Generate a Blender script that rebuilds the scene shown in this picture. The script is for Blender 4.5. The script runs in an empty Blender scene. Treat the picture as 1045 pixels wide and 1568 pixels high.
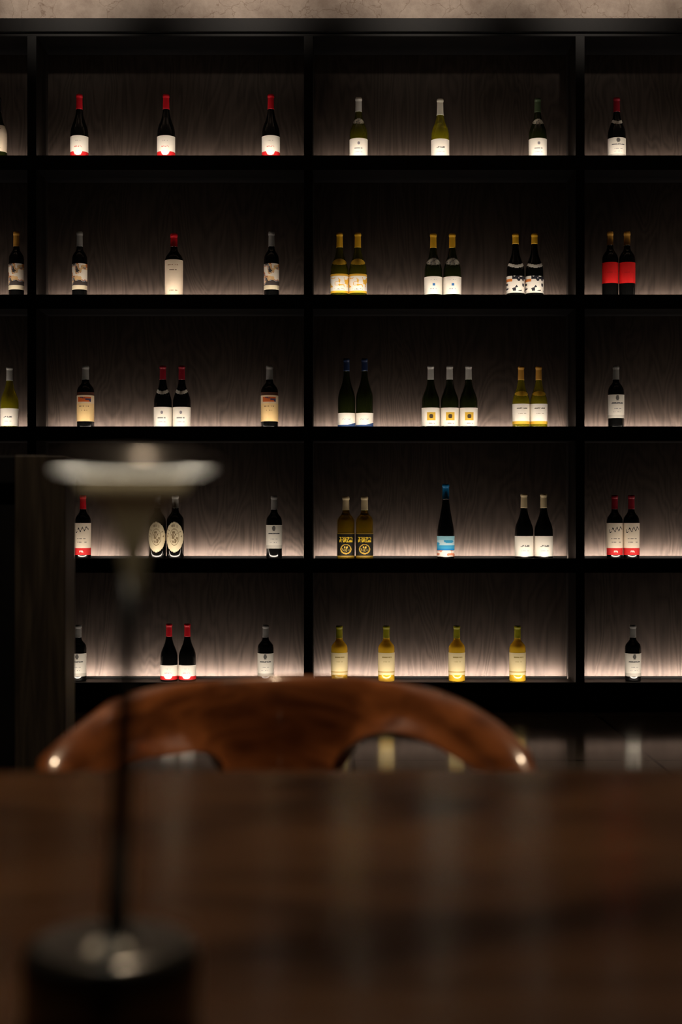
import bpy, math, random
from mathutils import Vector
random.seed(4)
scene = bpy.context.scene
try:
    scene.view_settings.view_transform = 'Standard'
except Exception:
    pass
H = 0.99          # camera height
F = 2170.0        # focal length in px of a 1045x1568 frame
D = 7.0           # shelf front
def WX(x, d=D): return (x-522.5)/F*d
def WZ(y, d=D): return H-(y-784.0)/F*d
def lin(c):
    return tuple(((v/255.0)/12.92 if v/255.0 <= 0.04045 else ((v/255.0+0.055)/1.055)**2.4) for v in c)

# ---------------------------------------------------------------- materials
def mat(name, col=(0.5,0.5,0.5), rough=0.5, metal=0.0, spec=0.5, trans=0.0, ior=1.45, emit=None, es=0.0, coat=0.0, cr=0.2):
    m = bpy.data.materials.new(name); m.use_nodes = True
    b = m.node_tree.nodes['Principled BSDF']
    b.inputs['Base Color'].default_value = (*col, 1)
    b.inputs['Roughness'].default_value = rough
    b.inputs['Metallic'].default_value = metal
    b.inputs['Specular IOR Level'].default_value = spec
    b.inputs['Transmission Weight'].default_value = trans
    b.inputs['IOR'].default_value = ior
    b.inputs['Coat Weight'].default_value = coat
    b.inputs['Coat Roughness'].default_value = cr
    if emit:
        b.inputs['Emission Color'].default_value = (*emit, 1)
        b.inputs['Emission Strength'].default_value = es
    return m
def N(m, t, **kw):
    n = m.node_tree.nodes.new(t)
    for k, v in kw.items():
        if hasattr(n, k): setattr(n, k, v)
        else: n.inputs[k].default_value = v
    return n
def L(m, a, ao, b, bi): m.node_tree.links.new(a.outputs[ao], b.inputs[bi])
def grain(m, c1, c2, scale=(1,1,1), nscale=4.0, detail=8.0, dist=1.5, bump=0.0, r=(0.35,0.65), rough=None):
    b = m.node_tree.nodes['Principled BSDF']
    tc = N(m,'ShaderNodeTexCoord'); mp = N(m,'ShaderNodeMapping'); mp.inputs['Scale'].default_value = scale
    L(m,tc,'Object',mp,'Vector')
    no = N(m,'ShaderNodeTexNoise'); no.inputs['Scale'].default_value=nscale
    no.inputs['Detail'].default_value=detail; no.inputs['Distortion'].default_value=dist
    L(m,mp,'Vector',no,'Vector')
    cr = N(m,'ShaderNodeValToRGB')
    cr.color_ramp.elements[0].position=r[0]; cr.color_ramp.elements[1].position=r[1]
    cr.color_ramp.elements[0].color=(*c1,1); cr.color_ramp.elements[1].color=(*c2,1)
    L(m,no,'Fac',cr,'Fac'); L(m,cr,'Color',b,'Base Color')
    if bump:
        bp=N(m,'ShaderNodeBump'); bp.inputs['Strength'].default_value=bump; bp.inputs['Distance'].default_value=0.01
        L(m,no,'Fac',bp,'Height'); L(m,bp,'Normal',b,'Normal')
    if rough:
        mr=N(m,'ShaderNodeMapRange'); mr.inputs['To Min'].default_value=rough[0]; mr.inputs['To Max'].default_value=rough[1]
        L(m,no,'Fac',mr,'Value'); L(m,mr,'Result',b,'Roughness')
    return m

M_back = mat('stained_oak_panel',rough=0.65,spec=0.12)
def oak(m,lo,hi):
    b=m.node_tree.nodes['Principled BSDF']
    tc=N(m,'ShaderNodeTexCoord')
    mp=N(m,'ShaderNodeMapping'); mp.inputs['Scale'].default_value=(2.4,2.4,0.55); L(m,tc,'Object',mp,'Vector')
    n1=N(m,'ShaderNodeTexNoise'); n1.inputs['Scale'].default_value=1.3; n1.inputs['Detail'].default_value=3; n1.inputs['Distortion'].default_value=0.6
    L(m,mp,'Vector',n1,'Vector')
    mu=N(m,'ShaderNodeMath',operation='MULTIPLY'); mu.inputs[1].default_value=26; L(m,n1,'Fac',mu,0)
    fr=N(m,'ShaderNodeMath',operation='PINGPONG'); fr.inputs[1].default_value=0.5; L(m,mu,'Value',fr,0)
    mp2=N(m,'ShaderNodeMapping'); mp2.inputs['Scale'].default_value=(90,90,3); L(m,tc,'Object',mp2,'Vector')
    n2=N(m,'ShaderNodeTexNoise'); n2.inputs['Scale'].default_value=1; n2.inputs['Detail'].default_value=3; L(m,mp2,'Vector',n2,'Vector')
    ad=N(m,'ShaderNodeMath',operation='ADD'); L(m,fr,'Value',ad,0); L(m,n2,'Fac',ad,1)
    cr=N(m,'ShaderNodeValToRGB'); cr.color_ramp.elements[0].position=0.35; cr.color_ramp.elements[1].position=0.95
    cr.color_ramp.elements[0].color=(*lo,1); cr.color_ramp.elements[1].color=(*hi,1)
    L(m,ad,'Value',cr,'Fac'); L(m,cr,'Color',b,'Base Color')
    bp=N(m,'ShaderNodeBump'); bp.inputs['Strength'].default_value=0.10; bp.inputs['Distance'].default_value=0.004
    L(m,ad,'Value',bp,'Height'); L(m,bp,'Normal',b,'Normal')
oak(M_back,(0.0100,0.0067,0.0050),(0.0205,0.0145,0.0112))
M_black = grain(mat('black_stained_wood',rough=0.5,spec=0.2),(0.0035,0.0035,0.0042),(0.006,0.0055,0.0055),scale=(1,1,1),nscale=8,bump=0.05)
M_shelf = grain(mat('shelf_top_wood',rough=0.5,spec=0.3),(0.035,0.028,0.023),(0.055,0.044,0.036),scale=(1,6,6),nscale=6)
M_div = grain(mat('divider_wood',rough=0.65,spec=0.1),(0.0050,0.0038,0.0030),(0.0100,0.0075,0.0060),scale=(5,5,0.6),nscale=6)
M_conc = mat('rough_concrete',rough=0.9,spec=0.2)
b=M_conc.node_tree.nodes['Principled BSDF']
tc=N(M_conc,'ShaderNodeTexCoord')
n1=N(M_conc,'ShaderNodeTexNoise'); n1.inputs['Scale'].default_value=7; n1.inputs['Detail'].default_value=12; n1.inputs['Roughness'].default_value=0.7
vo=N(M_conc,'ShaderNodeTexVoronoi'); vo.feature='DISTANCE_TO_EDGE'; vo.inputs['Scale'].default_value=4
no3=N(M_conc,'ShaderNodeTexNoise'); no3.inputs['Scale'].default_value=4; no3.inputs['Detail'].default_value=6
mx=N(M_conc,'ShaderNodeMixRGB'); mx.blend_type='ADD'; mx.inputs['Fac'].default_value=0.5
L(M_conc,tc,'Object',no3,'Vector'); L(M_conc,tc,'Object',mx,'Color1'); L(M_conc,no3,'Color',mx,'Color2'); L(M_conc,mx,'Color',vo,'Vector')
L(M_conc,tc,'Object',n1,'Vector')
cr1=N(M_conc,'ShaderNodeValToRGB'); cr1.color_ramp.elements[0].position=0.32; cr1.color_ramp.elements[1].position=0.68
cr1.color_ramp.elements[0].color=(0.34,0.27,0.225,1); cr1.color_ramp.elements[1].color=(0.58,0.49,0.42,1); L(M_conc,n1,'Fac',cr1,'Fac')
cr2=N(M_conc,'ShaderNodeValToRGB'); cr2.color_ramp.elements[0].position=0.0; cr2.color_ramp.elements[1].position=0.012
cr2.color_ramp.elements[0].color=(0.6,0.55,0.5,1); cr2.color_ramp.elements[1].color=(1,1,1,1); L(M_conc,vo,'Distance',cr2,'Fac')
m2=N(M_conc,'ShaderNodeMixRGB'); m2.blend_type='MULTIPLY'; m2.inputs['Fac'].default_value=0.8
L(M_conc,cr1,'Color',m2,'Color1'); L(M_conc,cr2,'Color',m2,'Color2'); L(M_conc,m2,'Color',b,'Base Color')
bpn=N(M_conc,'ShaderNodeBump'); bpn.inputs['Strength'].default_value=0.8; bpn.inputs['Distance'].default_value=0.012
L(M_conc,n1,'Fac',bpn,'Height'); L(M_conc,bpn,'Normal',b,'Normal')

M_wall = grain(mat('dark_plaster',rough=0.8),(0.02,0.018,0.016),(0.03,0.027,0.024),nscale=4,bump=0.1)
M_table = grain(mat('walnut_table_top',rough=0.2,spec=0.5),(0.012,0.0052,0.0026),(0.078,0.036,0.0145),scale=(1.3,3.0,4),nscale=2.0,detail=2.5,dist=0.7,rough=(0.14,0.22),r=(0.34,0.76))
M_rail = grain(mat('cherry_wood_polished',rough=0.35,spec=0.4,coat=1.0,cr=0.13),(0.075,0.021,0.006),(0.24,0.078,0.023),scale=(2,2,8),nscale=3.5,dist=1.5,r=(0.3,0.7))
M_lampblk = mat('black_lacquer_metal',(0.010,0.010,0.0095),0.28,spec=0.8,coat=0.5)
M_brass = mat('olive_champagne_metal',(0.40,0.34,0.22),0.45,metal=0.3)
M_glint = mat('white_base_glint',(0.9,0.88,0.82),0.25,spec=0.8,coat=0.5)  # white for the painted highlight on the lamp base
M_led = mat('lamp_led_diffuser',(0.9,0.9,0.85),0.4,emit=(1.0,0.88,0.68),es=3.8)
M_alu = mat('led_channel_aluminium',(0.05,0.05,0.05),0.5,metal=0.6)
M_fixt = mat('fixture_black',(0.01,0.01,0.01),0.5)
M_floor = mat('polished_dark_tile',(0.02,0.018,0.016),0.16,spec=0.9)
b=M_floor.node_tree.nodes['Principled BSDF']
tc=N(M_floor,'ShaderNodeTexCoord'); mp=N(M_floor,'ShaderNodeMapping'); mp.inputs['Location'].default_value=(-1.25,0.35,0)
br=N(M_floor,'ShaderNodeTexBrick'); br.offset=0.0
br.inputs['Scale'].default_value=1.0; br.inputs['Brick Width'].default_value=1.2; br.inputs['Row Height'].default_value=1.2
br.inputs['Mortar Size'].default_value=0.007
br.inputs['Color1'].default_value=(0.120,0.096,0.074,1); br.inputs['Color2'].default_value=(0.130,0.104,0.082,1); br.inputs['Mortar'].default_value=(0.004,0.004,0.004,1)
L(M_floor,tc,'Object',mp,'Vector'); L(M_floor,mp,'Vector',br,'Vector'); L(M_floor,br,'Color',b,'Base Color')
nz=N(M_floor,'ShaderNodeTexNoise'); nz.inputs['Scale'].default_value=3
mr=N(M_floor,'ShaderNodeMapRange'); mr.inputs['To Min'].default_value=0.08; mr.inputs['To Max'].default_value=0.18
L(M_floor,tc,'Object',nz,'Vector'); L(M_floor,nz,'Fac',mr,'Value'); L(M_floor,mr,'Result',b,'Roughness')

# ---------------------------------------------------------------- mesh helpers
def link(o, parent=None):
    scene.collection.objects.link(o)
    if parent: o.parent = parent
    return o
def empty(name, loc=(0,0,0)):
    e = bpy.data.objects.new(name, None); e.location = loc; e.empty_display_size=0.05
    return link(e)
def meshobj(name, verts, faces, mats, midx=None, smooth=False, parent=None, loc=(0,0,0)):
    me = bpy.data.meshes.new(name); me.from_pydata([tuple(v) for v in verts], [], faces)
    for m in mats: me.materials.append(m)
    if midx: me.polygons.foreach_set('material_index', midx)
    if smooth: me.polygons.foreach_set('use_smooth',[True]*len(me.polygons))
    me.update()
    o = bpy.data.objects.new(name, me); o.location = loc
    return link(o, parent)
def box(name, x0,x1,y0,y1,z0,z1, m, parent=None, bev=0.0, top=None):
    v=[(x0,y0,z0),(x1,y0,z0),(x1,y1,z0),(x0,y1,z0),(x0,y0,z1),(x1,y0,z1),(x1,y1,z1),(x0,y1,z1)]
    f=[(0,3,2,1),(4,5,6,7),(0,1,5,4),(1,2,6,5),(2,3,7,6),(3,0,4,7)]
    ms=[m]; mi=None
    if top: ms=[m,top]; mi=[0,1,0,0,0,0]
    o=meshobj(name,v,f,ms,mi,parent=parent)
    if bev:
        b=o.modifiers.new('bevel','BEVEL'); b.width=bev; b.segments=3
    return o
def lathe(name, prof, m, seg=64, parent=None, loc=(0,0,0), mi=None, mats=None):
    verts=[];faces=[];idx=[]
    for (r,z) in prof:
        for k in range(seg):
            a=2*math.pi*k/seg; verts.append((r*math.cos(a),r*math.sin(a),z))
    for i in range(len(prof)-1):
        for k in range(seg):
            k2=(k+1)%seg
            faces.append((i*seg+k,i*seg+k2,(i+1)*seg+k2,(i+1)*seg+k)); idx.append(mi[i] if mi else 0)
    o=meshobj(name,verts,faces,mats or [m],idx,True,parent,loc)
    return o
def tube(name, p0,p1,r0,r1,m,parent=None,seg=20):
    p0=Vector(p0);p1=Vector(p1);d=(p1-p0).normalized()
    a=d.orthogonal().normalized();b=d.cross(a)
    verts=[];faces=[]
    for p,r in((p0,r0),(p1,r1)):
        for k in range(seg):
            t=2*math.pi*k/seg; verts.append(p+a*math.cos(t)*r+b*math.sin(t)*r)
    for k in range(seg): faces.append((k,(k+1)%seg,seg+(k+1)%seg,seg+k))
    faces.append(tuple(range(seg))[::-1]); faces.append(tuple(range(seg,2*seg)))
    o=meshobj(name,verts,faces,[m],None,False,parent)
    for p in o.data.polygons:
        if len(p.vertices)==4: p.use_smooth=True
    return o

# ---------------------------------------------------------------- room
XL,XR,YB,YF,ZC = -3.0,2.62,-1.6,7.34,3.95
box('floor',XL-0.1,XR+0.1,YB-0.1,YF+0.1,-0.1,0,M_floor)
box('ceiling',XL-0.1,XR+0.1,YB-0.1,YF+0.1,ZC,ZC+0.1,M_conc)
box('wall_left',XL-0.1,XL,YB-0.1,YF+0.1,0,ZC,M_wall)
box('wall_right',XR,XR+0.1,YB-0.1,YF+0.1,0,ZC,M_wall)
box('wall_back',XL,XR,YF,YF+0.1,0,ZC,M_wall)
box('wall_front',XL,XR,YB-0.1,YB,0,ZC,M_wall)

# ---------------------------------------------------------------- shelving unit
unit=empty('wine_display_shelving')
ztop=WZ(29)
shelf_y=[238,451,653,855,1045]
SZ=[WZ(y)-0.007 for y in shelf_y]
th=0.060
UX0,UX1=WX(-376),WX(1306)
YFr,YBk=7.0,7.29
divx=[-376,48.5,472.5,889,1306]
dw=0.022
box('wall_bulkhead',XL,XR,7.03,YF,ztop+0.001,ZC,M_conc)
box('back_panel',UX0,UX1,YBk,YBk+0.02,0,ztop,M_back,unit)
box('top_fascia',UX0,UX1,YFr-0.012,YBk,WZ(50),ztop,M_black,unit,0.003)
box('top_board',UX0,UX1,YFr+0.004,YBk,WZ(55),WZ(50),M_black,unit)
for i,z in enumerate(SZ):
    zb = z-th if i<4 else 0.02
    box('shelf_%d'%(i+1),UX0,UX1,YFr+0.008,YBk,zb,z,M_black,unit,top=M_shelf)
    box('shelf_lip_%d'%(i+1),UX0,UX1,YFr,YFr+0.008,zb-0.004,z+0.007,M_black,unit)
box('plinth',UX0,UX1,YFr+0.03,YBk,0,0.02,M_black,unit)
for j,dx in enumerate(divx):
    xc=WX(dx)
    if j==0: xc+=dw
    if j==4: xc-=dw
    for i in range(5):
        z1=(WZ(55) if i==0 else SZ[i-1]-th); z0=SZ[i]
        box('divider_%d_%d'%(j+1,i+1),xc-dw,xc+dw,YFr+0.012,YBk,z0,z1,M_div,unit)
        box('divider_nosing_%d_%d'%(j+1,i+1),xc-dw,xc+dw,YFr+0.001,YFr+0.012,z0,z1,M_black,unit)
def area(name,loc,sx,sy,rotx,power,col,parent,spread=180):
    l=bpy.data.lights.new(name,'AREA'); l.shape='RECTANGLE'; l.size=sx; l.size_y=sy; l.energy=power; l.color=col
    l.spread=math.radians(spread)
    o=bpy.data.objects.new(name,l); o.location=loc; o.rotation_euler=(rotx,0,0)
    return link(o,parent)
bp=[7.4,8.2,10.5,14.5,18.5]; fp=[1.35,1.25,1.2,1.2,1.3]
for i,z in enumerate(SZ):
    for j in range(4):
        x0=WX(divx[j])+dw*1.3; x1=WX(divx[j+1])-dw*1.3
        if j==0:x0+=dw
        if j==3:x1-=dw
        xc=(x0+x1)/2; w=x1-x0
        # slim LED profile standing behind the bottles, washing the panel
        box('led_channel_%d_%d'%(i+1,j+1),x0,x1,YBk-0.065,YBk-0.061,z,z+0.012,M_alu,unit)
        area('led_back_%d_%d'%(i+1,j+1),(xc,YBk-0.059,z+0.0065),w,0.01,math.radians(95),bp[i]*w/1.3,(1,0.87,0.76),unit)
        area('led_front_%d_%d'%(i+1,j+1),(xc,YFr+0.014,z+0.007),w,0.008,math.radians(138),fp[i]*w/1.3,(1,0.86,0.72),unit)

# ---------------------------------------------------------------- wine bottles
M_label = mat('printed_label_paper',(0.8,0.8,0.8),0.6,spec=0.3)
at=N(M_label,'ShaderNodeAttribute'); at.attribute_name='ink'
L(M_label,at,'Color',M_label.node_tree.nodes['Principled BSDF'],'Base Color')
def glassmat(name,c,trans=0.0,rough=0.08): return mat(name,c,rough,spec=0.6,trans=trans,ior=1.4)
G={'black':glassmat('black_wine_glass',(0.003,0.003,0.003)),
   'dgreen':glassmat('dark_green_glass',(0.010,0.013,0.003)),
   'green':glassmat('olive_green_glass',(0.09,0.085,0.004),0.5),
   'ygreen':glassmat('yellow_green_glass',(0.36,0.31,0.010),0.6),
   'gold':glassmat('golden_glass',(0.26,0.15,0.006),0.55),
   'yellow':glassmat('pale_yellow_wine_glass',(1.0,0.62,0.035),0.35)}
capc={'red':(220,25,42),'maroon':(135,20,38),'silver':(195,193,187),'white':(235,230,212),'dark':(40,40,40),'gold':(210,155,68),
 'yellow':(235,180,45),'blue':(32,48,84),'bright_blue':(30,140,205),'lime':(150,145,25),'green':(70,85,60),'cream':(222,202,160),'grey':(135,133,130),'black':(14,14,14)}
CM={k:mat('capsule_'+k,lin(v),0.4) for k,v in capc.items()}
def hsh(a,b,s=0):
    return (math.sin(a*12.9898+b*78.233+s*37.7)*43758.5453)%1.0
def vn(x,y,s=0):
    xi,yi=math.floor(x),math.floor(y); fx,fy=x-xi,y-yi
    fx=fx*fx*(3-2*fx); fy=fy*fy*(3-2*fy)
    a=hsh(xi,yi,s);b=hsh(xi+1,yi,s);c=hsh(xi,yi+1,s);d=hsh(xi+1,yi+1,s)
    return (a*(1-fx)+b*fx)*(1-fy)+(c*(1-fx)+d*fx)*fy
W=(240,234,222)
def txt(u,v,u0,u1,v0,v1,s=0,dens=0.6):
    return u0<u<u1 and v0<v<v1 and hsh(int(u*36),int(v*30) if v1-v0>0.05 else 1,s)<dens
def lb_whitered(u,v):
    if v<0.24 and not ((u-0.5)**2/0.05+(v-0.22)**2/0.03<1): return (205,30,35)
    if txt(u,v,0.34,0.66,0.74,0.78): return (150,140,140)
    if txt(u,v,0.3,0.7,0.44,0.5,2,0.6): return (225,120,110)
    return W
def lb_cream(u,v):
    if txt(u,v,0.2,0.8,0.83,0.86): return (170,130,100)
    if txt(u,v,0.3,0.7,0.7,0.73,1): return (150,130,110)
    if txt(u,v,0.25,0.75,0.12,0.15,2): return (160,135,110)
    return (230,212,188)
def lb_art(u,v):
    n=vn(u*5,v*7,1); n2=vn(u*9,v*10,5)
    if v<0.16: return (200,188,160)
    if n>0.62: return (225,215,200)
    if n>0.45: return (175,105,60) if n2>0.5 else (212,175,125)
    if n>0.28: return (130,135,140) if n2>0.5 else (200,165,120)
    return (60,52,50)
def lb_yellow(u,v):
    if v<0.12: return (230,180,50)
    if v>0.9: return (225,175,60)
    n=vn(u*6,v*6,3)
    if 0.3<v<0.82 and abs(n-0.5)<0.07: return (232,180,60)
    if txt(u,v,0.2,0.8,0.18,0.23): return (150,140,110)
    return W
def lb_bluesq(u,v):
    if 0.43<u<0.57 and 0.46<v<0.6: return (50,110,180)
    if txt(u,v,0.3,0.7,0.28,0.32): return (150,150,160)
    if txt(u,v,0.3,0.7,0.8,0.84,3): return (170,160,150)
    return W
def lb_bw(u,v):
    if u<0.28 and v>0.66: return (210,120,50) if v<0.82 else (225,220,210)
    n=vn(u*8,v*8,8)
    if v<0.12: return (215,210,200)
    return (35,35,45) if n>0.62 else (226,220,210)
def lb_red(u,v):
    if txt(u,v,0.15,0.85,0.5,0.54,1,0.4): return (150,16,18)
    return (205,26,26)
def lb_band(u,v):
    if v>0.9: return (70,40,30)
    if 0.62<v<0.9:
        if 0.12<u<0.88 and 0.68<v<0.82: return (200,95,40) if vn(u*6,v*20,2)>0.4 else (60,55,90)
        return (222,198,165)
    if txt(u,v,0.2,0.8,0.5,0.54): return (120,90,70)
    if txt(u,v,0.3,0.7,0.36,0.4,3): return (160,125,85)
    return (228,195,138)
def lb_text(u,v):
    if txt(u,v,0.28,0.72,0.48,0.56,1,0.6): return (110,108,105)
    if txt(u,v,0.3,0.7,0.25,0.29,2): return (170,165,160)
    return W
def lb_crestw(u,v):
    if (u-0.5)**2+((v-0.72)*0.9)**2<0.006: return (140,135,140)
    if txt(u,v,0.25,0.75,0.42,0.47,1,0.6): return (130,128,126)
    if txt(u,v,0.3,0.7,0.22,0.26,2): return (170,160,160)
    return W
def lb_yellowsq(u,v):
    if 0.28<u<0.72 and 0.3<v<0.76:
        return (70,58,38) if (u-0.5)**2+(v-0.52)**2<0.014 else (212,172,62)
    if txt(u,v,0.3,0.7,0.12,0.18): return (170,160,150)
    return W
def lb_whiteblue(u,v):
    if v<0.10+0.4*max(0,u-0.55): return (40,70,120)
    if txt(u,v,0.28,0.72,0.5,0.56): return (140,140,155)
    return W
def lb_grey(u,v):
    if (u-0.5)**2+((v-0.86)*0.8)**2<0.010: return (100,98,95)
    if txt(u,v,0.15,0.85,0.6,0.66,1,0.8): return (95,95,95)
    if txt(u,v,0.25,0.75,0.4,0.43,2): return (140,140,140)
    if v<0.14: return (180,175,165)
    if txt(u,v,0.25,0.75,0.24,0.27,3): return (140,140,140)
    return (212,207,196)
def lb_script(u,v):
    if v<0.22: return (225,215,205) if txt(u,v,0.3,0.6,0.08,0.14) else (195,34,36)
    c=0.80+0.07*math.sin(u*26)*(1-u*0.4)+0.1*(u-0.5)
    if abs(v-c)<0.024 and 0.1<u<0.9: return (35,35,40)
    if txt(u,v,0.2,0.8,0.5,0.53,2): return (150,140,130)
    if txt(u,v,0.2,0.8,0.4,0.43,5): return (150,140,130)
    return (226,212,192)
def lb_oval(u,v):
    d=((u-0.5)/0.48)**2+((v-0.5)/0.49)**2
    if d>1: return None
    if 0.26<d<0.32: return (150,130,98)
    if d<0.18: return (140,120,90) if hsh(int(u*20),int(v*20),3)<0.45 else (222,207,174)
    if 0.5<d<0.72 and v>0.5 and hsh(int(math.atan2(v-.5,u-.5)*9),1)<0.45: return (155,137,108)
    return (228,213,178)
def lb_blackgold(u,v):
    if v>0.94: return (120,95,30)
    if 0.62<v<0.84: return (225,190,50) if hsh(int(u*18),int(v*22),6)<0.55 and 0.12<u<0.88 else (18,16,10)
    if 0.10<v<0.56:
        d=((u-.5)/.3)**2+((v-.33)/.2)**2
        if 0.7<d<1.1 : return (190,155,55)
        if d<0.45 and hsh(int(u*22),int(v*22),9)<0.45: return (205,175,75)
    if v<0.06: return (150,120,40)
    return (20,18,12)
def lb_sea(u,v):
    if v>0.8: return (150,205,220)
    if v>0.55 and vn(u*4,v*8,4)>0.5: return (190,220,230)
    if v>0.4: return (60,160,205)
    if v>0.3: return (30,125,190)
    return (235,225,215) if vn(u*5,v*9,2)>0.42 else (215,140,110)
def lb_yel(u,v):
    if txt(u,v,0.2,0.8,0.78,0.82,1,0.6): return (165,145,90)
    if txt(u,v,0.3,0.7,0.58,0.6,2): return (185,165,110)
    if txt(u,v,0.3,0.7,0.46,0.48,4): return (185,165,110)
    if 0.12<v<0.18: return (195,165,100)
    return (232,214,165)
def lb_cosecha(u,v):
    if v<0.14: return (225,180,60)
    if txt(u,v,0.2,0.8,0.74,0.8,1,0.75): return (110,105,90)
    if txt(u,v,0.25,0.75,0.5,0.54,2): return (170,160,140)
    return W
def nk_moon(u,v):
    d=((u-0.5)/0.5)**2+((v-0.5)/0.5)**2
    if d>1: return None
    if d>0.7: return (150,145,130)
    return (232,226,210) if hsh(int(u*14),int(v*8),2)>0.15 else (120,120,120)
def nk_crescent(u,v):
    c=0.35+0.9*(u-0.5)**2*1.6
    return W if c<v<c+0.42 else None
def nk_yellow(u,v):
    d=((u-0.5)/0.5)**2+((v-0.5)/0.5)**2
    if d>1: return None
    return (235,185,60)
PR={'burg':[(0,.80),(.004,.93),(.015,.99),(.03,1),(.40,1),(.45,.985),(.50,.92),(.55,.80),(.60,.655),(.65,.525),(.70,.435),(.75,.375),(.79,.345),(.86,.335),(.93,.325),(.955,.325),(.958,.36),(.985,.36),(.99,.33),(1,.31),(1,.0)],
 'bord':[(0,.80),(.004,.93),(.015,.99),(.03,1),(.35,1),(.58,1),(.62,.97),(.65,.89),(.68,.74),(.705,.58),(.73,.46),(.76,.40),(.80,.385),(.93,.365),(.945,.365),(.948,.40),(.98,.40),(.99,.37),(1,.35),(1,.0)],
 'slim':[(0,.80),(.004,.93),(.015,.99),(.03,1),(.33,1),(.38,.98),(.45,.88),(.52,.75),(.60,.62),(.68,.50),(.75,.42),(.80,.38),(.93,.35),(.955,.35),(.958,.39),(.985,.39),(1,.34),(1,.0)]}
def prad(pr,t):
    for i in range(len(pr)-1):
        if pr[i][0]<=t<=pr[i+1][0] and pr[i+1][0]>pr[i][0]:
            f=(t-pr[i][0])/(pr[i+1][0]-pr[i][0]); return pr[i][1]*(1-f)+pr[i+1][1]*f
    return pr[-2][1]
DB=7.12
def bottle(x,row,ytop,kind,R,glass,cap,label,ly0,ly1,capfrac=0.78,neck=None,nr=(0.53,0.63),rot=0.0):
    z0=SZ[row]; Hb=WZ(ytop,DB)-z0
    pr=PR[kind]; seg=40
    ts=[]
    for i in range(len(pr)-1):
        a,b=pr[i],pr[i+1]
        n=3 if (b[0]-a[0])>0.02 and .4<a[0]<.8 else 1
        for k in range(n): ts.append((a[0]+(b[0]-a[0])*k/n, a[1]+(b[1]-a[1])*k/n))
    ts.append(pr[-1])
    out=[];done=False
    for t in ts:
        if not done and t[0]>=capfrac:
            r=prad(pr,capfrac); out.append((capfrac-0.0001,r)); out.append((capfrac,r+0.018)); done=True
        out.append((t[0], t[1]+(0.018 if (done and t[1]>0.01) else 0)))
    verts=[];faces=[];mi=[];cols=[]
    for (t,r) in out:
        for k in range(seg):
            a=2*math.pi*k/seg; verts.append((R*r*math.cos(a),R*r*math.sin(a),t*Hb))
    for i in range(len(out)-1):
        m=1 if out[i][0]>=capfrac-0.0002 else 0
        for k in range(seg):
            k2=(k+1)%seg
            faces.append((i*seg+k,i*seg+k2,(i+1)*seg+k2,(i+1)*seg+k)); mi.append(m); cols.append((0,0,0))
    faces.append(tuple(range(seg))[::-1]); mi.append(0); cols.append((0,0,0))
    def patch(fn,t0,t1,amax,nx,nz):
        base=len(verts)
        for iz in range(nz+1):
            t=t0+(t1-t0)*iz/nz; r=prad(pr,t)*R+0.0007
            for ix in range(nx+1):
                a=-amax+2*amax*ix/nx
                verts.append((r*math.sin(a+rot),-r*math.cos(a+rot),t*Hb))
        for iz in range(nz):
            for ix in range(nx):
                a=-amax+2*amax*(ix+.5)/nx
                u=(math.sin(a)/math.sin(amax)+1)/2
                c=fn(u,(iz+.5)/nz)
                if c is None: continue
                p=base+iz*(nx+1)+ix
                faces.append((p,p+1,p+nx+2,p+nx+1)); mi.append(2); cols.append(lin(c))
    if label:
        t1=(WZ(ly0,DB-R)-z0)/Hb; t0=max(0.035,(WZ(ly1,DB-R)-z0)/Hb)
        patch(label,t0,t1,math.radians(88),44,36)
    if neck: patch(neck,nr[0],nr[1],math.radians(75),22,12)
    me=bpy.data.meshes.new('wine_bottle'); me.from_pydata(verts,[],faces)
    for m in (G[glass],CM[cap],M_label): me.materials.append(m)
    me.polygons.foreach_set('material_index',mi)
    me.polygons.foreach_set('use_smooth',[True]*len(mi))
    ca=me.color_attributes.new('ink','FLOAT_COLOR','CORNER')
    buf=[]
    for p in me.polygons:
        c=cols[p.index]; buf.extend([c[0],c[1],c[2],1.0]*p.loop_total)
    ca.data.foreach_set('color',buf)
    me.update()
    o=bpy.data.objects.new('wine_bottle',me); o.location=(WX(x,DB),DB,z0)
    link(o)
RB=0.0450; RO=0.0402
# row 1
bottle(-3,0,150,'burg',RB,'dgreen','dark',lb_cream,190,231)
for x in (121.5,254.5,415): bottle(x,0,145,'burg',RB,'black','red',lb_whitered,207,239)
bottle(549.5,0,150,'burg',RB,'green','silver',lb_crestw,211,239,neck=nk_moon,nr=(.57,.67))
bottle(674.5,0,152,'burg',RB,'ygreen','white',lb_text,212,239,capfrac=.74)
bottle(824,0,151,'burg',RB,'dgreen','green',lb_crestw,211,239,neck=nk_moon,nr=(.57,.67))
bottle(945,0,150,'burg',RB,'black','maroon',lb_grey,210,239,neck=nk_crescent,nr=(.53,.65))
# row 2
for x in (25,122,416): bottle(x,1,355,'bord',0.038,'black','grey' if x>30 else 'gold',lb_art,403,443)
bottle(266.5,1,358,'bord',RB,'black','red',lb_cream,397,451,capfrac=.80)
for x in (520.3,548.3): bottle(x,1,357,'burg',RB,'green','yellow',lb_yellow,419,448,neck=nk_yellow,nr=(.50,.60))
for x in (664,693): bottle(x,1,358,'burg',RB,'dgreen','yellow',lb_bluesq,423,450,neck=nk_moon,nr=(.50,.62))
for x in (790,819): bottle(x,1,358,'burg',RB,'black','yellow',lb_bw,422,448,capfrac=.84,neck=nk_crescent,nr=(.42,.54))
for x in (935,961): bottle(x,1,355,'bord',RO,'black','gold',lb_red,401,433,capfrac=.8)
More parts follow.
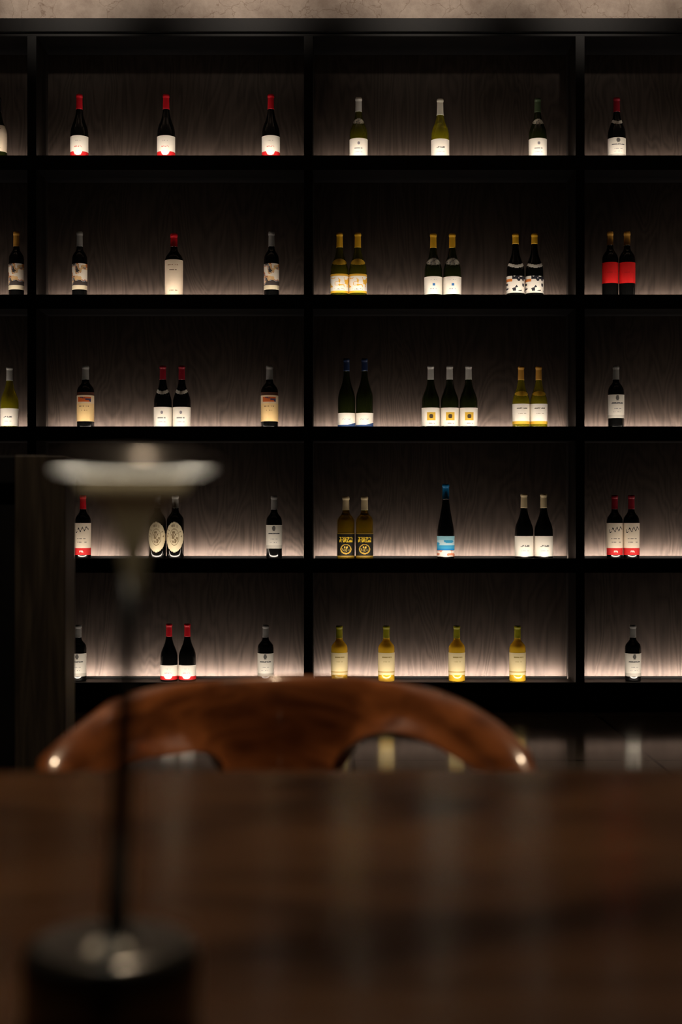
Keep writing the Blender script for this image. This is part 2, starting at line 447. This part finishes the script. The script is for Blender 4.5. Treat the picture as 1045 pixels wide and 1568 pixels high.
# row 3
bottle(14.5,2,562,'burg',RB,'ygreen','silver',lb_text,625,652)
for x in (131,413): bottle(x,2,560,'bord',RB*0.96,'black','grey',lb_band,600,645)
for x in (249.5,278.5): bottle(x,2,560,'burg',RB,'black','maroon',lb_crestw,623,653,neck=nk_crescent,nr=(.50,.62))
for x in (531,558.6): bottle(x,2,549,'burg',0.0435,'dgreen','blue',lb_whiteblue,632,653,capfrac=.82)
for x in (660,689,718): bottle(x,2,560,'burg',RB,'dgreen','silver',lb_yellowsq,624,652)
for x in (798.5,825.5): bottle(x,2,561,'burg',0.0435,'ygreen','gold',lb_cosecha,618,649,neck=nk_yellow,nr=(.52,.6))
bottle(944,2,560,'bord',RO,'black','grey',lb_grey,604,640)
# row 4
for x in (127,942,967.5): bottle(x,3,758,'bord',RO,'black','red' if x<200 else 'maroon',lb_script,801,850)
for x in (241,268.5): bottle(x,3,758,'bord',0.0435,'black','silver',lb_oval,799,846,capfrac=.8)
bottle(420,3,759,'bord',RO,'black','grey',lb_grey,804,840)
for x in (530,558.5): bottle(x,3,760,'bord',0.0435,'gold','cream',lb_blackgold,816,853)
bottle(683,3,741,'slim',0.0435,'black','bright_blue',lb_sea,821,853,capfrac=.80)
for x in (803,833): bottle(x,3,756,'burg',0.0465,'black','cream',lb_text,821,852)
# row 5
for x in (120,407,970): bottle(x,4,957,'bord',RO,'black','grey',lb_grey,1001,1036)
for x in (259,287): bottle(x,4,955,'burg',0.0435,'black','red',lb_whitered,1019,1044)
for x in (520,592,700,793): bottle(x,4,958,'bord',RO+0.001,'yellow','lime',lb_yel,1000,1034,capfrac=.78)
# bottles standing in the bays beyond the picture
for (x,r,yt,k,g,c,l,a,bb) in [(-130,0,148,'burg','black','red',lb_whitered,207,239),(1090,0,150,'burg','dgreen','silver',lb_text,211,239),
  (1180,0,150,'burg','dgreen','silver',lb_text,211,239),(-150,1,357,'bord','black','gold',lb_red,401,433),(1110,1,357,'burg','black','yellow',lb_bluesq,423,450),
  (-120,2,560,'bord','black','grey',lb_grey,604,640),(1120,2,560,'bord','black','grey',lb_band,600,645),(-140,3,758,'bord','black','red',lb_script,801,850),
  (1130,3,758,'bord','black','grey',lb_grey,804,840),(-100,4,957,'bord','black','grey',lb_grey,1001,1036),(1120,4,957,'bord','yellow','lime',lb_yel,1000,1034),
  (15,4,957,'burg','black','red',lb_whitered,1019,1044),(10,3,758,'bord','black','grey',lb_grey,804,840)]:
    if k=='burg': bottle(x,r,yt,k,0.044,g,c,l,a,bb)
    else: bottle(x,r,yt,k,RO,g,c,l,a,bb)

# ---------------------------------------------------------------- partition (left)
M_part=grain(mat('dark_walnut_partition',rough=0.4,spec=0.4),(0.028,0.022,0.016),(0.060,0.047,0.033),scale=(9,9,0.7),nscale=4)
part=empty('booth_partition')
PD=3.5
zt=WZ(697,PD)
box('end_post',WX(22,PD),WX(100,PD),PD,PD+0.13,0,zt,M_part,part,0.004)
box('top_rail',-2.6,WX(22,PD)-0.0005,PD+0.01,PD+0.12,zt-0.07,zt-0.001,M_black,part,0.004)
box('infill_panel',-2.6,WX(22,PD)-0.0005,PD+0.035,PD+0.095,0.0,zt-0.071,M_black,part)
box('far_post',-2.73,-2.6005,PD,PD+0.13,0,zt,M_part,part,0.004)

# ---------------------------------------------------------------- table
TZ=0.73
tab=empty('wooden_dining_table')
box('table_top',-1.05,1.05,0.22,1.43,TZ-0.035,TZ,M_table,tab,0.004)
box('apron_front',-0.93,0.93,0.32,0.345,TZ-0.12,TZ-0.0355,M_table,tab)
box('apron_rear',-0.93,0.93,1.305,1.33,TZ-0.12,TZ-0.0355,M_table,tab)
for k,(x,y) in enumerate([(-0.95,0.30),(0.95,0.30),(-0.95,1.35),(0.95,1.35)]):
    box('leg_%d'%(k+1),x-0.035,x+0.035,y-0.035,y+0.035,0,TZ-0.0355,M_table,tab,0.004)

# ---------------------------------------------------------------- table lamp
lamp=empty('cordless_table_lamp')
LD=0.72
bx=WX(170,LD); hx=WX(204,LD); hz=WZ(721,LD)
r=0.0450
lathe('base',[(0,TZ),(r-0.002,TZ),(r,TZ+0.002),(r,TZ+0.034),(r-0.0012,TZ+0.038),(r-0.004,TZ+0.0410),(r-0.007,TZ+0.0425),(r-0.010,TZ+0.0428),(r-0.012,TZ+0.0418),(r-0.020,TZ+0.0420),(0.0,TZ+0.0422)],M_lampblk,96,lamp,(bx,LD,0))
lathe('stem_foot',[(0.0100,TZ+0.0415),(0.0099,TZ+0.0430),(0.0092,TZ+0.0446),(0.0080,TZ+0.0459),(0.0060,TZ+0.0466),(0.0,TZ+0.047)],M_lampblk,64,lamp,(bx+0.0025,LD,0))
# white disc added to stand for the lamp's highlight on the base top
lathe('base_glint_disc',[(0.0115,TZ+0.0415),(0.0114,TZ+0.0436),(0.0105,TZ+0.0456),(0.0086,TZ+0.0472),(0.0056,TZ+0.0482),(0.0,TZ+0.0486)],M_glint,64,lamp,(bx+0.0022,LD-0.0220,0))
tube('stem',(bx+0.0025,LD,TZ+0.044),(hx,LD,hz-0.02),0.0062,0.0040,M_lampblk,lamp)
lathe('neck_cone',[(0.0042,hz-0.062),(0.0052,hz-0.050),(0.0075,hz-0.036),(0.0105,hz-0.026),(0.0150,hz-0.018),(0.019,hz-0.0145)],M_brass,64,lamp,(hx,LD,0))
lathe('reflector_bowl',[(0.0,hz-0.0148),(0.017,hz-0.0146),(0.023,hz-0.012),(0.0265,hz-0.008),(0.028,hz-0.0035)],M_brass,64,lamp,(hx,LD,0))
lathe('led_ring',[(0.0275,hz-0.0008),(0.0425,hz-0.0008)],M_led,96,lamp,(hx,LD,0))
lathe('disc_shade',[(0.0,hz),(0.0425,hz),(0.0431,hz-0.0016),(0.0441,hz-0.0016),(0.0445,hz+0.002),(0.0433,hz+0.005),(0.030,hz+0.0085),(0.010,hz+0.010),(0,hz+0.010)],M_lampblk,96,lamp,(hx,LD,0))

# ---------------------------------------------------------------- chair
chair=empty('wooden_armchair')
sec=[(52,1196,1222,1.50,.3),(80,1163,1212,1.515,.3),(118,1128,1194,1.56,.4),(163,1092,1168,1.64,.6),(200,1066,1157,1.73,.8),(255,1051,1148,1.82,1),(294,1046,1160,1.865,1),(322,1043,1192,1.885,1),(352,1041,1222,1.90,.9),
 (430,1036,1240,1.92,.8),(512,1036,1222,1.90,.9),(545,1038,1184,1.885,1),(572,1042,1143,1.86,1),(613,1048,1122,1.82,1),(655,1058,1120,1.76,.8),(698,1077,1138,1.69,.6),(744,1106,1172,1.62,.4),(787,1148,1205,1.555,.3),(814,1195,1228,1.52,.3)]
def cr(p0,p1,p2,p3,t):
    return tuple(0.5*((2*b)+(-a+c)*t+(2*a-5*b+4*c-d)*t*t+(-a+3*b-3*c+d)*t**3) for a,b,c,d in zip(p0,p1,p2,p3))
pts=[]
for i in range(len(sec)-1):
    p0=sec[max(i-1,0)];p1=sec[i];p2=sec[i+1];p3=sec[min(i+2,len(sec)-1)]
    for k in range(5): pts.append(cr(p0,p1,p2,p3,k/5))
pts.append(sec[-1])
cv=[(WX(x,d),d,WZ(yt,d),WZ(yb,d),fl) for (x,yt,yb,d,fl) in pts]
verts=[];faces=[];seg=36
n=len(cv)
for i,(X,Y,z1,z0,fl) in enumerate(cv):
    a=cv[max(i-1,0)];b=cv[min(i+1,n-1)]
    tx,ty=b[0]-a[0],b[1]-a[1]; l=math.hypot(tx,ty) or 1; nx,ny=ty/l,-tx/l   # towards chair front (camera)
    zc=(z1+z0)/2; hh=(z1-z0)/2
    sc=min(1,0.35+0.65*min(i,n-1-i)/5)
    t0=0.016*sc
    for k in range(seg):
        t=2*math.pi*k/seg; c,s=math.cos(t),math.sin(t)
        cc=math.copysign(abs(c)**0.8,c); ss=math.copysign(abs(s)**0.85,s)
        off=(0.050*fl*max(0,-ss)**1.7 - 0.012*max(0,ss))*sc
        verts.append((X+nx*(cc*t0+off),Y+ny*(cc*t0+off),zc+hh*ss*(1 if 0<i<n-1 else 0.8)))
for i in range(n-1):
    for k in range(seg):
        k2=(k+1)%seg; faces.append((i*seg+k,i*seg+k2,(i+1)*seg+k2,(i+1)*seg+k))
faces.append(tuple(range(seg))[::-1]); faces.append(tuple(range((n-1)*seg,n*seg)))
meshobj('curved_back_rail',verts,faces,[M_rail],None,True,chair)
cxm=WX(432,1.9)
v=[];f=[]
rows=8
for i in range(rows+1):
    t=i/rows; z=0.63-(0.63-0.45)*t; hw=0.065+0.03*t*t; y=1.88-0.03*t
    v+= [(cxm-hw,y-0.009,z),(cxm+hw,y-0.009,z),(cxm+hw,y+0.009,z),(cxm-hw,y+0.009,z)]
for i in range(rows):
    for k in range(4): f.append((i*4+k,(i+1)*4+k,(i+1)*4+(k+1)%4,i*4+(k+1)%4))
f.append((0,1,2,3)); f.append((rows*4+3,rows*4+2,rows*4+1,rows*4))
meshobj('back_splat',v,f,[M_rail],None,False,chair)
sv=[];sf=[];ns=48
def sp(a,s):
    c,sn=math.cos(a),math.sin(a)
    x=math.copysign(abs(c)**0.5,c)*0.235*s; y=math.copysign(abs(sn)**0.5,sn)*0.20*s
    x*=1-0.12*(y/0.2)
    return cxm+x,1.69+y
prof=[(0.0,0.415),(0.95,0.415),(1.0,0.425),(1.0,0.45),(0.96,0.465),(0.7,0.462),(0.3,0.452),(0.0,0.45)]
for (s,z) in prof:
    for k in range(ns):
        x,y=sp(2*math.pi*k/ns,s); sv.append((x,y,z))
for i in range(len(prof)-1):
    for k in range(ns):
        k2=(k+1)%ns; sf.append((i*ns+k,i*ns+k2,(i+1)*ns+k2,(i+1)*ns+k))
meshobj('seat',sv,sf,[M_rail],None,True,chair)
zl=WZ(1205,1.52)
tube('leg_1',(WX(73,1.52),1.52,zl),(cxm-0.25,1.50,0),0.017,0.013,M_rail,chair)
tube('leg_2',(WX(800,1.54),1.54,zl),(cxm+0.27,1.51,0),0.017,0.013,M_rail,chair)
tube('leg_3',(cxm-0.15,1.84,0.43),(cxm-0.20,1.93,0),0.018,0.013,M_rail,chair)
tube('leg_4',(cxm+0.15,1.84,0.43),(cxm+0.20,1.93,0),0.018,0.013,M_rail,chair)
tube('side_stretcher_1',(WX(75,1.52)+0.006,1.515,0.425),(cxm-0.15,1.56,0.43),0.011,0.011,M_rail,chair)
tube('side_stretcher_2',(WX(800,1.54)-0.005,1.53,0.425),(cxm+0.15,1.56,0.43),0.011,0.011,M_rail,chair)

# ---------------------------------------------------------------- ceiling lights, out of view
def spot(name,loc,target,power,cone,blend,col,rad=0.03):
    e=empty(name,loc)
    dirv=(Vector(target)-Vector(loc)).normalized()
    q=dirv.to_track_quat('-Z','Y')
    h=lathe('housing',[(0.0,0.10),(0.045,0.10),(0.045,0.0),(0.038,0.0),(0.034,0.03),(0.0,0.03)],M_fixt,32,e)
    h.rotation_mode='QUATERNION'; h.rotation_quaternion=q
    tube('mount',(0,0,0.06),(0,0,ZC-loc[2]),0.012,0.012,M_fixt,e)
    l=bpy.data.lights.new(name+'_bulb','SPOT'); l.energy=power; l.spot_size=math.radians(cone); l.spot_blend=blend; l.color=col; l.shadow_soft_size=rad
    o=bpy.data.objects.new('bulb',l); o.rotation_mode='QUATERNION'; o.rotation_quaternion=q; o.location=dirv*0.004
    link(o,e)
for x in (-2.3,-1.4,-0.5,0.4,1.3,2.2):
    spot('added_bulkhead_spot',(x,5.9,3.72),(x,7.03,3.74),36,62,1.0,(1,0.86,0.72))  # added spots out of view, only to wash the concrete bulkhead
spot('unseen_downlight',(-0.05,1.95,3.75),(-0.22,1.35,0.7),300,46,1.0,(1,0.74,0.48),0.10)
spot('unseen_downlight',(-1.0,2.3,3.75),(-0.8,3.5,0.6),120,48,1.0,(1,0.80,0.60),0.05)  # added lamp out of view, brightens the partition's end post
spot('unseen_downlight',(0.9,4.2,3.75),(0.7,4.6,0.0),150,50,1.0,(1,0.80,0.60),0.05)  # extra unseen lamp, added to lift the floor before the shelves

# ---------------------------------------------------------------- world + camera
w=bpy.data.worlds.new('dim_room'); scene.world=w; w.use_nodes=True
w.node_tree.nodes['Background'].inputs['Color'].default_value=(1,0.85,0.7,1)
w.node_tree.nodes['Background'].inputs['Strength'].default_value=0.002
cam=bpy.data.cameras.new('camera'); co=bpy.data.objects.new('camera',cam); link(co)
co.location=(0,0,H); co.rotation_euler=(math.radians(90),0,0)
cam.sensor_fit='VERTICAL'; cam.sensor_height=36; cam.sensor_width=24
cam.lens=F/1568*36
cam.clip_start=0.05
cam.dof.use_dof=True; cam.dof.focus_distance=7.08; cam.dof.aperture_fstop=3.4
scene.camera=co
